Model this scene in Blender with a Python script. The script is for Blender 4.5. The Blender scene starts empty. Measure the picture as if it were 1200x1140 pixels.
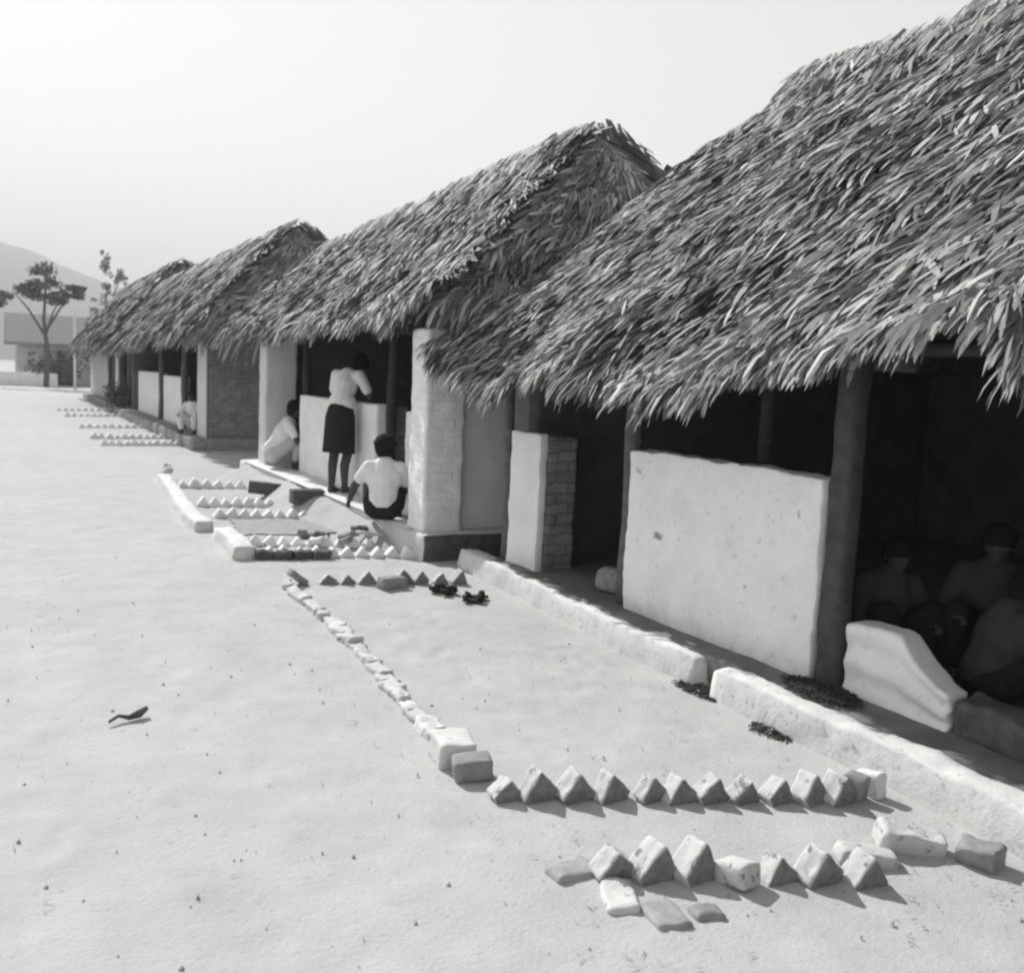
import bpy, bmesh, math, random
import numpy as np
from mathutils import Vector, Matrix, noise as mnoise
random.seed(7); rng = np.random.default_rng(11)
SC = bpy.context.scene; COL = SC.collection
R = math.radians
def V(*a): return np.array(a, float)

# ------------------------------------------------------------------ materials
def new_mat(name):
    m = bpy.data.materials.new(name); m.use_nodes = True
    nt = m.node_tree; b = nt.nodes['Principled BSDF']
    b.inputs['Roughness'].default_value = .95
    b.inputs['Specular IOR Level'].default_value = .15
    return m, nt, b
def N(nt, t, **kw):
    n = nt.nodes.new(t)
    for k, v in kw.items():
        if k in n.inputs: n.inputs[k].default_value = v
        else: setattr(n, k, v)
    return n
def ramp(nt, src, stops):
    r = nt.nodes.new('ShaderNodeValToRGB'); e = r.color_ramp.elements
    while len(e) < len(stops): e.new(.5)
    for k, (p, g) in zip(e, stops): k.position = p; k.color = (g, g, g*.985, 1)
    nt.links.new(src, r.inputs[0]); return r.outputs[0]
def coord(nt):
    return nt.nodes.new('ShaderNodeNewGeometry').outputs['Position']
def noise(nt, co, scale, detail=4, rough=.6):
    n = N(nt, 'ShaderNodeTexNoise'); n.inputs['Scale'].default_value = scale
    n.inputs['Detail'].default_value = detail; n.inputs['Roughness'].default_value = rough
    nt.links.new(co, n.inputs['Vector']); return n.outputs['Fac']
def mixc(nt, fac, a, b, mode='MIX'):
    m = nt.nodes.new('ShaderNodeMix'); m.data_type = 'RGBA'; m.blend_type = mode
    if isinstance(fac, (int, float)): m.inputs[0].default_value = fac
    else: nt.links.new(fac, m.inputs[0])
    for i, x in ((6, a), (7, b)):
        if isinstance(x, (int, float)): m.inputs[i].default_value = (x, x, x, 1)
        else: nt.links.new(x, m.inputs[i])
    return m.outputs[2]
def bump(nt, b, h, strength, dist):
    n = N(nt, 'ShaderNodeBump'); n.inputs['Strength'].default_value = strength; n.inputs['Distance'].default_value = dist
    nt.links.new(h, n.inputs['Height']); nt.links.new(n.outputs[0], b.inputs['Normal'])
def simple(name, g, var=.25, scale=12, bs=.3, bd=.01):
    m, nt, b = new_mat(name); co = coord(nt); f = noise(nt, co, scale, 5)
    c = ramp(nt, f, [(.25, g*(1-var)), (.75, g*(1+var))])
    nt.links.new(c, b.inputs['Base Color']); bump(nt, b, noise(nt, co, scale*4, 4), bs, bd); return m
def whitewash(name, g=.78, dirt=.45, amount=.5):
    m, nt, b = new_mat(name); co = coord(nt)
    f = noise(nt, co, 3.5, 6, .65); f2 = noise(nt, co, 22, 5, .7); f3 = noise(nt, co, 70, 3)
    c = ramp(nt, f, [(.3, g*.86), (.62, g)])
    s = ramp(nt, f2, [(.26+.05*amount, amount), (.42, 0)])
    c = mixc(nt, s, c, dirt*g)
    s3 = ramp(nt, f3, [(.20, .7), (.30, 0)])
    c = mixc(nt, s3, c, .22)
    nt.links.new(c, b.inputs['Base Color']); bump(nt, b, f2, .5, .012); return m

def stained_wall(name, g, spots):
    m = whitewash(name, g, .5, .6); nt = m.node_tree; b = nt.nodes['Principled BSDF']; co = coord(nt)
    src = b.inputs['Base Color'].links[0].from_socket
    wob = N(nt, 'ShaderNodeTexNoise'); wob.inputs['Scale'].default_value = 26; nt.links.new(co, wob.inputs['Vector'])
    mx = N(nt, 'ShaderNodeVectorMath', operation='MULTIPLY_ADD'); nt.links.new(wob.outputs['Color'], mx.inputs[0]); mx.inputs[1].default_value = (.05, .05, .05); nt.links.new(co, mx.inputs[2])
    for (c, sc, v) in spots:
        a = N(nt, 'ShaderNodeVectorMath', operation='SUBTRACT'); nt.links.new(mx.outputs[0], a.inputs[0]); a.inputs[1].default_value = [q+.025 for q in c]
        k = N(nt, 'ShaderNodeVectorMath', operation='MULTIPLY'); nt.links.new(a.outputs[0], k.inputs[0]); k.inputs[1].default_value = [1/q for q in sc]
        l = N(nt, 'ShaderNodeVectorMath', operation='LENGTH'); nt.links.new(k.outputs[0], l.inputs[0])
        src = mixc(nt, ramp(nt, l.outputs['Value'], [(.55, .9), (1., 0)]), src, v)
    # a band of splashed mud low down, with a ragged edge
    sp = N(nt, 'ShaderNodeSeparateXYZ'); nt.links.new(co, sp.inputs[0]); n2 = noise(nt, co, 7, 6, .7)
    ad = N(nt, 'ShaderNodeMath', operation='MULTIPLY_ADD'); nt.links.new(n2, ad.inputs[0]); ad.inputs[1].default_value = .35; nt.links.new(sp.outputs[2], ad.inputs[2])
    src = mixc(nt, ramp(nt, ad.outputs[0], [(.26, .45), (.42, 0)]), src, .45)
    nt.links.new(src, b.inputs['Base Color']); return m
def mk_ground():
    m, nt, b = new_mat('sand'); co = coord(nt)
    a = noise(nt, co, .35, 5, .6); d = noise(nt, co, 3, 6, .65); e = noise(nt, co, 60, 4, .7); g = noise(nt, co, 16, 3, .6)
    c = ramp(nt, a, [(.3, .37), (.7, .47)])
    c = mixc(nt, .5, c, ramp(nt, d, [(.3, .33), (.7, .49)]))
    c = mixc(nt, ramp(nt, g, [(.24, .55), (.36, 0)]), c, .24)
    c = mixc(nt, ramp(nt, e, [(.27, .75), (.36, 0)]), c, .17)
    nt.links.new(c, b.inputs['Base Color'])
    h = mixc(nt, .25, mixc(nt, .75, d, e), g); bump(nt, b, h, .5, .018); return m
def mk_thatch(name, lo, hi, mid=None):
    m, nt, b = new_mat(name)
    g = nt.nodes.new('ShaderNodeNewGeometry')
    mid = mid or (lo+hi)*.42
    c = ramp(nt, g.outputs['Random Per Island'], [(0, lo), (.55, mid), (.85, hi*.8), (1, hi)])
    f = noise(nt, g.outputs['Position'], 2.2, 4); c = mixc(nt, .75, c, ramp(nt, f, [(.3, .55), (.7, 1.25)]), 'MULTIPLY')
    f2 = noise(nt, g.outputs['Position'], 55, 3); c = mixc(nt, .6, c, ramp(nt, f2, [(.3, .65), (.7, 1.2)]), 'MULTIPLY')
    nt.links.new(c, b.inputs['Base Color']); b.inputs['Roughness'].default_value = .7
    return m
def mk_brick(name, g=.27, k=1.):
    m, nt, b = new_mat(name)
    co = coord(nt); sp = N(nt, 'ShaderNodeSeparateXYZ'); nt.links.new(co, sp.inputs[0])
    add = N(nt, 'ShaderNodeMath', operation='ADD'); nt.links.new(sp.outputs[0], add.inputs[0]); nt.links.new(sp.outputs[1], add.inputs[1])
    cb = N(nt, 'ShaderNodeCombineXYZ'); nt.links.new(add.outputs[0], cb.inputs[0]); wob = noise(nt, co, 9, 3)
    wz = N(nt, 'ShaderNodeMath', operation='MULTIPLY_ADD'); nt.links.new(wob, wz.inputs[0]); wz.inputs[1].default_value = .075; nt.links.new(sp.outputs[2], wz.inputs[2]); nt.links.new(wz.outputs[0], cb.inputs[1])
    t = N(nt, 'ShaderNodeTexBrick'); nt.links.new(cb.outputs[0], t.inputs['Vector'])
    t.inputs['Scale'].default_value = 1; t.inputs['Brick Width'].default_value = .21; t.inputs['Row Height'].default_value = .075
    t.inputs['Mortar Size'].default_value = .011; t.inputs['Mortar Smooth'].default_value = .6
    t.inputs['Color1'].default_value = (g, g, g, 1); t.inputs['Color2'].default_value = (g*(1+.3*k), g*(1+.3*k), g*(1+.3*k), 1)
    t.inputs['Mortar'].default_value = (g*(1-.3*k), g*(1-.3*k), g*(1-.3*k), 1)
    f = noise(nt, co, 7, 5); c = mixc(nt, .8, t.outputs['Color'], ramp(nt, f, [(.3, 1-.4*(k**.5)), (.7, 1.1+.15*k)]), 'MULTIPLY')
    nt.links.new(c, b.inputs['Base Color'])
    bump(nt, b, mixc(nt, .45, t.outputs['Fac'] if k < .5 else t.outputs['Color'], wob), .4, -.02 if k < .5 else .03); return m
M = dict(
    brick_end_shade=simple('shaded_brick_end', .20, .35, 40, .5, .006),  # darker tone stands in for shade on the brick ends
    sand=mk_ground(),
    thatch=mk_thatch('palm_thatch', .10, .54, .25), thatch_far=mk_thatch('weathered_thatch', .10, .46, .25),
    cap=mk_thatch('ridge_thatch', .24, .60), under=simple('thatch_underside', .13, .4, 25),
    white=whitewash('whitewash', .86), limed=whitewash('limed_brick', .55, .35, 1.5), kerb=whitewash('limed_kerb', .64, .5, 1.0), white_dirty=whitewash('worn_whitewash', .68, .35, .8),
    grey_wall=whitewash('grey_plaster', .50, .5, .6), brick=mk_brick('bare_brick', .22, .9), brick_white=mk_brick('limewashed_brick', .84, .08),
    brick_dark=mk_brick('dark_brick', .15),
    wall_near=stained_wall('stained_whitewash', .90, [((3.36, 4.29, .645), (.3, .045, .022), .22), ((3.36, 3.22, .93), (.3, .012, .03), .4), ((3.36, 3.55, .5), (.3, .02, .012), .5), ((3.36, 4.5, 1.0), (.3, .03, .02), .5)]),
    wood=simple('weathered_wood', .13, .35, 18), wood_dark=simple('dark_wood', .05, .35, 18),
    earth=simple('earth_floor', .17, .3, 5), inside=simple('dark_inner_wall', .12, .3, 4), gravel=simple('grey_soil', .31, .35, 14),  # inside: one even dark tone for rear and end walls
    stone=simple('grey_stone', .26, .35, 14), stone_dark_shade=simple('dark_stone_and_shade', .10, .4, 14),  # stone_dark serves dark stones, and shade on plinth end, low wall and slab
    skin=simple('dark_skin', .075, .12, 10, .1), hair=simple('black_hair', .012, .3, 40), cloth_white=simple('white_cloth', .74, .08, 14, .25, .01),
    cloth_pale=simple('pale_cloth', .52, .1, 14, .25, .01), cloth_dark=simple('dark_cloth', .022, .25, 16, .25, .01),
    cloth_grey=simple('grey_cloth', .22, .15, 14, .25, .01),
    cloth_shade=simple('shade_toned_cloth', .15, .15, 14), cloth_inside=simple('dimmed_cloth', .06, .15, 14),  # pale shirts darkened: the dim interior is put into the cloth colour
    litter=simple('dark_litter', .05, .5, 40),
    straw=simple('dry_straw', .22, .5, 30),
    wood_pier=simple('dark_pier_wood', .075, .35, 14),  # one even dark tone for the corner pier
    rubber=simple('dark_leather', .025, .3, 30), leaf=simple('leaf_dark', .12, .5, 1.2), leaf_mid=simple('leaf_mid', .17, .5, 1.2),
    bark=simple('bark', .10, .35, 9), hill=simple('hill_scrub', .13, .4, .02), sandal_gap=simple('eye_dark', .01))

# ------------------------------------------------------------------ object helpers
ROOT = {}
def tag(o, label=None, cat=None, group=None, kind=None):
    if label: o['label'] = label
    if cat: o['category'] = cat
    if group: o['group'] = group
    if kind: o['kind'] = kind
    return o
def empty(name, loc, label, cat, group=None, rz=0):
    o = bpy.data.objects.new(name, None); COL.objects.link(o); o.location = loc; o.rotation_euler.z = rz
    o.empty_display_size = .1; ROOT[o.name] = np.array(loc, float)
    return tag(o, label, cat, group)
def link(name, me, mat, parent=None, smooth=False):
    o = bpy.data.objects.new(name, me); COL.objects.link(o)
    for m in (mat if isinstance(mat, (list, tuple)) else [mat]): me.materials.append(m)
    if smooth:
        for p in me.polygons: p.use_smooth = True
    if parent:
        o.parent = parent
        if parent.name in ROOT: ROOT[o.name] = ROOT[parent.name]
    return o
def mesh_from(name, verts, faces):
    me = bpy.data.meshes.new(name); me.from_pydata([tuple(v) for v in verts], [], faces); me.update(); return me
class MB:
    def __init__(s): s.v = []; s.f = []
    def add(s, vs, fs):
        k = len(s.v); s.v += [tuple(map(float, v)) for v in vs]; s.f += [tuple(i+k for i in f) for f in fs]
    def rbox(s, lo, hi, seg=.08, r=.012, amp=.006, freq=5., seed=0, shape=None):
        """box with rounded edges and a rough surface"""
        lo = np.array(lo, float); hi = np.array(hi, float); d = hi-lo; c = (lo+hi)/2
        n = [int(min(40, max(2, math.ceil(x/seg)))) for x in d]
        ax = []
        for i in range(3):
            t = np.linspace(-1, 1, n[i]+1)
            rr = min(r*1.2/d[i]*2, .5)
            t = np.array(sorted(set(list(t)+[-1+rr, 1-rr]))); ax.append(t)
        idx = {}; vs = []; fs = []
        def vid(p):
            k = tuple(round(float(q), 5) for q in p)
            if k not in idx: idx[k] = len(vs); vs.append(k)
            return idx[k]
        for a in range(3):
            u, w = [i for i in range(3) if i != a]
            for sgn in (-1, 1):
                for i in range(len(ax[u])-1):
                    for j in range(len(ax[w])-1):
                        q = []
                        for (ii, jj) in ((i, j), (i+1, j), (i+1, j+1), (i, j+1)):
                            p = [0, 0, 0]; p[a] = sgn; p[u] = ax[u][ii]; p[w] = ax[w][jj]; q.append(vid(p))
                        flip = (sgn > 0) == (a == 1)
                        fs.append(tuple(reversed(q)) if flip else tuple(q))
        h = d/2; rad = min(r, *(h*.95)); out = []
        for p in vs:
            q = np.array(p)*h; inn = np.clip(q, -(h-rad), h-rad); dv = q-inn; l = np.linalg.norm(dv)
            if l > 1e-9: q = inn+dv/l*rad
            w = q+c
            if amp:
                nv = mnoise.noise_vector(Vector((w*freq+seed*7.3).tolist())); n2 = mnoise.noise_vector(Vector((w*freq*3.1+seed*3.7).tolist()))
                w = w+amp*np.array(nv)+amp*.4*np.array(n2)
            if shape: w = shape(w)
            out.append(w)
        s.add(out, fs); return s
    def box(s, lo, hi):
        x0, y0, z0 = lo; x1, y1, z1 = hi
        s.add([(x0, y0, z0), (x1, y0, z0), (x1, y1, z0), (x0, y1, z0), (x0, y0, z1), (x1, y0, z1), (x1, y1, z1), (x0, y1, z1)],
              [(0, 3, 2, 1), (4, 5, 6, 7), (0, 1, 5, 4), (1, 2, 6, 5), (2, 3, 7, 6), (3, 0, 4, 7)]); return s
    def tube(s, pts, rads, n=8, jit=0):
        pts = [np.array(p, float) for p in pts]; k0 = len(s.v); rings = []
        for i, p in enumerate(pts):
            t = pts[min(i+1, len(pts)-1)]-pts[max(i-1, 0)]; t /= np.linalg.norm(t)
            a = np.cross(t, [0, 0, 1.]) if abs(t[2]) < .9 else np.cross(t, [1., 0, 0]); a /= np.linalg.norm(a); b = np.cross(t, a)
            rings.append([p+(a*math.cos(q)+b*math.sin(q))*rads[i]*(1+jit*(random.random()-.5)) for q in np.linspace(0, 2*math.pi, n, endpoint=False)])
        vs = [v for r_ in rings for v in r_]; fs = []
        for i in range(len(pts)-1):
            for j in range(n): fs.append((i*n+j, i*n+(j+1) % n, (i+1)*n+(j+1) % n, (i+1)*n+j))
        fs.append(tuple(reversed(range(n)))); fs.append(tuple((len(pts)-1)*n+j for j in range(n)))
        s.add(vs, fs); return s
    def build(s, name, mat, parent=None, smooth=True, loc=None):
        off = ROOT.get(parent.name, np.zeros(3)) if parent else (np.array(loc, float) if loc is not None else np.zeros(3))
        me = mesh_from(name, np.array(s.v)-off, s.f); o = link(name, me, mat, parent, smooth)
        if loc is not None and not parent: o.location = loc
        return o

# ------------------------------------------------------------------ thatch
def undul(y, v, seed):
    return .035*np.sin(y*1.9+seed)+.028*np.sin(y*4.3+v*5+seed*2)+.02*np.sin(y*9.1-v*9+seed*3)+.018*np.sin(v*21+y*3.3+seed)
class Patch:
    """one roof slope, v=0 at the eave, v=1 at the ridge"""
    def __init__(s, e0, e1, r0, r1, seed, eave_z=None, belly=.10, dome=False):
        s.belly = belly; s.dome = dome
        s.e0, s.e1, s.r0, s.r1 = [np.array(p, float) for p in (e0, e1, r0, r1)]; s.seed = seed; s.ez = eave_z
        n = np.cross(s.e1-s.e0, (s.r0+s.r1)/2-s.e0); s.n = n/np.linalg.norm(n)
        if s.n[2] < 0: s.n = -s.n
    def at(s, u, v):
        u = np.asarray(u)[:, None]; v = np.asarray(v)[:, None]
        p = (s.e0*(1-u)+s.e1*u)*(1-v)+(s.r0*(1-u)+s.r1*u)*v
        t = p[:, 1]+p[:, 0]*.6
        p = p+s.n*(undul(t, v[:, 0], s.seed)*np.clip(1.15-v[:, 0], .25, 1))[:, None]
        p = p+s.n*(s.belly*np.sin(np.clip(v, 0, 1)**1.25*math.pi)*(1 if not s.dome else np.sin(np.clip(u, 0.02, .98)*math.pi)**.6))         # slight belly
        if s.ez is not None:
            ee = np.interp(p[:, 1], s.ez[0], s.ez[1]); p[:, 2] += (ee-s.e0[2])*np.clip(1-v[:, 0]*1.6, 0, 1)**1.3
        return p
    def down(s, u):
        u = np.asarray(u)[:, None]
        d = (s.e0*(1-u)+s.e1*u)-(s.r0*(1-u)+s.r1*u); return d/np.linalg.norm(d, axis=1)[:, None]
def slab(mb, P, nu, nv, t=.14):
    uu, vv = np.meshgrid(np.linspace(0, 1, nu), np.linspace(0, 1, nv)); top = P.at(uu.ravel(), vv.ravel())-P.n*.03; bot = top-P.n*(t*(.12+.88*np.clip(vv.ravel()*4, 0, 1)))[:, None]
    k = nu*nv; fs = []
    for j in range(nv-1):
        for i in range(nu-1):
            a = j*nu+i; fs.append((a, a+1, a+nu+1, a+nu)); fs.append((k+a, k+a+nu, k+a+nu+1, k+a+1))
    def side(l):
        for a, b in zip(l[:-1], l[1:]): fs.append((a, k+a, k+b, b))
    side(list(range(nu))); side([(nv-1)*nu+i for i in range(nu)][::-1]); side([j*nu for j in range(nv)][::-1]); side([j*nu+nu-1 for j in range(nv)])
    mb.add(np.vstack([top, bot]), fs)
def blades(P, n, L, w, spread=.45, lift=.05, pmax=.2, urange=(0, 1), vrange=(0, 1), droop=.6, fringe=0, rows=None, sway=0.0):
    """n pointed leaf strips lying down the slope"""
    u = rng.uniform(*urange, n)
    if fringe: v = np.abs(rng.normal(0, fringe, n))-.004; drp = np.ones(n)
    else:
        v = rng.uniform(*vrange, n)
        if rows: v = (np.floor(v*rows)+rng.normal(0.5, .28, n))/rows
        v = np.clip(v, 0.0, 1.0); drp = np.zeros(n)
    p = P.at(u, v)+P.n*rng.uniform(-.012, lift, n)[:, None]
    d = P.down(u); side = np.cross(d, P.n); side /= np.linalg.norm(side, axis=1)[:, None]
    cl = .35*np.sin(p[:, 1]*5.1+P.seed)*np.sin(p[:, 0]*6.3+p[:, 2]*4)+.2*np.sin(p[:, 1]*13+p[:, 2]*9)      # locks of leaves lie together
    ang = rng.normal(0, spread, n)*.75+cl*spread*1.3+sway
    dd = d*np.cos(ang)[:, None]+side*np.sin(ang)[:, None]; ss = side*np.cos(ang)[:, None]-d*np.sin(ang)[:, None]
    tw = rng.normal(0, .38, n); ss = ss*np.cos(tw)[:, None]+P.n*np.sin(tw)[:, None]
    ln = L*rng.uniform(.5, 1.6, n); ww = w*rng.uniform(.3, 1.4, n)
    pitch = rng.uniform(-.02, pmax, n)
    if fringe:
        yy = p[:, 1]*1.0; lock = .5+.5*np.sin(yy*11+2*np.sin(yy*4.7+P.seed)+P.seed); ln *= .62+.85*lock**1.5; pitch *= .5
    near = np.clip(1-v*8, 0, 1) if not fringe else np.ones(n)
    rowsv = []; q = p.copy(); dirv = dd+P.n*pitch[:, None]
    fr = [(0, .8), (.45, 1.0), (.82, .78), (1., .0)]; last = 0
    for (t, k) in fr:
        q = q+dirv*((t-last)*ln)[:, None]
        sag = (droop*near*rng.uniform(.6, 1.5, n)+rng.uniform(0, .35, n))[:, None]*(t-last)
        dirv = dirv+np.array([0, 0, -1.])*sag-P.n*(pitch*1.5)[:, None]*(t-last); dirv /= np.linalg.norm(dirv, axis=1)[:, None]
        last = t
        if k > 0: rowsv += [q-ss*(ww*k/2)[:, None], q+ss*(ww*k/2)[:, None]]
        else: rowsv += [q]
    return np.stack(rowsv, 1)                        # n,7,3
def blades_mesh(arr, off):
    n = len(arr); v = (arr.reshape(-1, 3)-off).astype(np.float32)
    b = (np.arange(n)*7)[:, None]
    quads = np.concatenate([b+np.array([0, 1, 3, 2]), b+np.array([2, 3, 5, 4])], 1).reshape(-1, 4); tris = b+np.array([4, 5, 6])
    return v, quads, tris
def roof_mesh(name, slabmb, arrs, off):
    arr = np.concatenate(arrs); v2, quads, tris = blades_mesh(arr, off)
    v1 = (np.array(slabmb.v)-off).astype(np.float32); k = len(v1); f1 = np.array(slabmb.f, dtype=np.int64)
    allq = np.concatenate([f1, quads+k]); tr = tris+k
    me = bpy.data.meshes.new(name); nv = k+len(v2)
    me.vertices.add(nv); me.vertices.foreach_set('co', np.concatenate([v1, v2]).ravel())
    loops = np.concatenate([allq.ravel(), tr.ravel()]).astype(np.int32); me.loops.add(len(loops)); me.loops.foreach_set('vertex_index', loops)
    npoly = len(allq)+len(tr); me.polygons.add(npoly)
    starts = np.concatenate([np.arange(len(allq))*4, len(allq)*4+np.arange(len(tr))*3]).astype(np.int32)
    me.polygons.foreach_set('loop_start', starts)
    mi = np.ones(npoly, np.int32); mi[:len(f1)] = 0
    me.update(calc_edges=True); me.validate()
    me.polygons.foreach_set('material_index', mi); me.update(); return me
def roof(house, eave, ridge, back, seed, dens, L, w, mat, eave_z=None, end_near=True, hip0=None, fringe_n=3000, spread=.45):
    """eave/ridge = (x, y0, y1, z); back = (x, z) of the rear eave"""
    off = ROOT[house.name]; ex, ey0, ey1, ez = eave; rx, ry0, ry1, rz = ridge[:4]; rz1 = ridge[4] if len(ridge) > 4 else rz
    rzy = lambda y: rz+(rz1-rz)*(y-ry0)/(ry1-ry0)
    F = Patch((ex, ey0, ez), (ex, ey1, ez), (rx, ry0, rz), (rx, ry1, rz1), seed, eave_z)
    B = Patch((back[0], ey0, back[1]), (back[0], ey1, back[1]), (rx, ry0, rz), (rx, ry1, rz1), seed+2, None, .42)
    mb = MB(); slab(mb, F, 70, 24); slab(mb, B, 30, 10)
    area = (ey1-ey0)*math.hypot(rx-ex, rz-ez)
    arrs = [blades(F, int(area*dens), L, w, spread, rows=int(math.hypot(rx-ex, rz-ez)/(L*.33))),
            blades(F, fringe_n, L*.85, w, spread*.9, droop=1.2, fringe=.022),
            blades(B, int(area*dens*.12), L*1.6, w*2.4, spread)]
    # ragged edges of the two verges
    arrs += [blades(F, int(dens*1.2), L, w, spread, urange=(.985, 1.004), lift=.03), blades(F, int(dens*1.2), L, w, spread, urange=(-.006, .015), lift=.03), blades(F, int(dens*.9), L*1.1, w, 1.1, urange=(-.012, .03), lift=.05)]
    ends = []
    if end_near:
        E = Patch((ex+.05, ey0+.02, ez+.1), (back[0]-.05, ey0+.02, back[1]+.1), (rx, ry0+.03, rz-.05), (rx+.02, ry0+.03, rz-.05), seed+4, None, .34, True)
        E.n = np.array([0, -1., .25])/np.linalg.norm([0, 1, .25]); slab(mb, E, 16, 10, .06)
        arrs += [blades(E, int(dens*6), L, w, spread), blades(E, int(dens*1.5), L*1.5, w, spread*.7, droop=1.2, fringe=.03)]
    E2 = Patch((ex+.05, ey1-.1, ez+.1), (back[0]-.05, ey1-.1, back[1]+.1), (rx, ry1-.1, rz1-.05), (rx+.02, ry1-.1, rz1-.05), seed+5)
    E2.n = np.array([0, 1., .25])/np.linalg.norm([0, 1, .25]); slab(mb, E2, 16, 10, .06); arrs.append(blades(E2, int(dens*3), L, w, spread))
    ro = link('thatched_roof', roof_mesh('thatched_roof', mb, arrs, off), [M['under'], mat], house)
    # ridge cap: a layer of long thatch bent over the ridge
    cap = MB(); m = int((ry1-ry0)/.12)+2; prof = [(-.55, -.57), (-.40, -.38), (-.25, -.2), (-.1, -.07), (0, -.04), (.1, -.07), (.25, -.2), (.4, -.38), (.55, -.57)]
    vs = []; fs = []
    for i in range(m):
        y = ry0+.05+(ry1-ry0-.1)*i/(m-1)
        for j, (a, b_) in enumerate(prof):
            s_ = 1+.08*math.sin(y*2.3+seed+j*.3)+.06*math.sin(y*5.9+j)
            vs.append((rx+a*s_, y+.03*random.uniform(-1, 1), rzy(y)+b_*s_+.06+.03*math.sin(y*3.1+seed)+.012*random.uniform(-1, 1)))
    q = len(prof)
    for i in range(m-1):
        for j in range(q-1): fs.append((i*q+j, i*q+j+1, (i+1)*q+j+1, (i+1)*q+j))
    cap.add(vs, fs)
    CP = Patch((rx-.8, ry0, rz-.66), (rx-.8, ry1, rz1-.66), (rx-.02, ry0, rz+.10), (rx-.02, ry1, rz1+.10), seed+7)
    CB = Patch((rx+.62, ry0, rz-.44), (rx+.62, ry1, rz1-.44), (rx+.02, ry0, rz+.10), (rx+.02, ry1, rz1+.10), seed+8)
    nb = int((ry1-ry0)*dens*.28)
    ca = [blades(CP, nb, L*1.2, w*1.0, .35, lift=.04, pmax=.08, droop=.5), blades(CB, nb//2, L*1.4, w*1.5, .35, lift=.04, pmax=.08, droop=.5), blades(CP, nb//5, L*1.0, w, .5, lift=.02, pmax=.05, droop=.8, urange=(-.02, .05)), blades(CB, nb//5, L*1.0, w, .5, lift=.02, pmax=.05, droop=.8, urange=(-.02, .05)), blades(CP, nb//5, L*1.0, w, .5, lift=.02, pmax=.05, droop=.8, urange=(.95, 1.02))]
    link('ridge_cap', roof_mesh('ridge_cap', cap, ca, off), [M['cap'], M['cap']], ro)
    return ro
def rafters(house, eave, ridge, ys, r=.03):
    for y in ys:
        mb = MB(); mb.tube([(eave[0]+.3, y, eave[1]+.08), (ridge[0], y, ridge[1]-.3)], [r, r*.8], 7, .2); mb.build('rafter', M['wood_dark'], house)
    mb = MB(); mb.tube([(eave[0]+.33, ys[0]-.4, eave[1]+.10), (eave[0]+.33, ys[-1]+.4, eave[1]+.12)], [.035, .035], 7); mb.build('eave_beam', M['wood_dark'], house)

def shell(house, x0, x1, y0, y1, z, h, near=True, far=True, mat='inside'):
    """floor, rear wall and end walls of a house"""
    MB().rbox((x0, y0, z-.14), (x1, y1, z), .12, .02, .012, 4, 3, lambda w: V(w[0]+(max(0, w[1]-4.6)*.05 if w[0] < x0+.3 else 0), w[1], w[2])).build('earth_floor', M['earth'], house)
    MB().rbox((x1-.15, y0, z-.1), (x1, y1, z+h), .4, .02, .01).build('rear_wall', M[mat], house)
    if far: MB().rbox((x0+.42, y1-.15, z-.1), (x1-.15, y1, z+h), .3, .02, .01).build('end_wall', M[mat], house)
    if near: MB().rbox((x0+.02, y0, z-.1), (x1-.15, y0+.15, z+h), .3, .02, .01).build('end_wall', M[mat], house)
def part_wall(house, name, lo, hi, mat, **k): return MB().rbox(lo, hi, **k).build(name, M[mat], house)
def post(house, x, y, z0, z1, w=.09, mat='wood', lean=0):
    mb = MB(); h = w/2; n = 8
    pts = [(x+lean*t+.008*math.sin(t*7+y), y+.008*math.cos(t*5+x), z0+(z1-z0)*t) for t in np.linspace(0, 1, n)]
    mb.tube(pts, [h*(1.05+.1*math.sin(i*2.1)) for i in range(n)], 9, .12); return mb.build('post', M[mat], house)

# ================================================================== THE HOUSES
HG = 'thatched houses along the street'
# ---- house nearest the camera
A = empty('thatched_house', (3.3, 3, 0), 'nearest thatched house, shaggy palm roof filling the upper right, broken half wall below', 'house', HG)
ezA = (np.array([-2.5, -1, .5, 1.95, 2.05, 2.2, 2.82, 3.18, 3.44, 3.96, 4.7, 5.1, 5.55, 6.07, 6.67, 7.06]),
       np.array([1.62, 1.6, 1.62, 1.66, 1.74, 1.80, 1.73, 1.68, 1.56, 1.44, 1.51, 1.56, 1.46, 1.51, 1.66, 1.80]))
roof(A, (3.08, -2.5, 7.0, 1.62), (5.6, -2.5, 5.3, 3.93), (8.3, 1.6), 1.3, 1350, .155, .025, M['thatch'], ezA, end_near=True, fringe_n=8000)
rafters(A, (3.1, 1.6), (5.6, 3.9), [-1.5, -.3, .9, 2.0, 3.0, 4.1, 5.2])
shell(A, 3.19, 8.2, -2.4, 6.3, .15, 1.6)
def wtop(w):
    k = max(0, (w[2]-.95)/.17); n1 = mnoise.noise(Vector((w[1]*9, w[0]*9, 1.))); n2 = mnoise.noise(Vector((w[1]*31, w[0]*20, 2.)))
    e = max(0, 1-abs(w[1]-3.09)/.05, 1-abs(4.6-w[1])/.05)
    return V(w[0]+.004*mnoise.noise(Vector((w[1]*24, w[2]*24, 5.))), w[1]+e*.010*mnoise.noise(Vector((w[2]*16, 1., 7.))), w[2]+k*(.010*n1+.007*n2))
wallA = MB().rbox((3.36, 3.09, .13), (3.50, 4.60, 1.12), .04, .007, .013, 3.2, 1, wtop).build('half_wall', M['wall_near'], A)
pA = MB().rbox((3.375, 5.70, .13), (3.44, 6.13, 1.135), .04, .008, .010, 7, 2).build('half_wall', M['white'], A)
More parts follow.
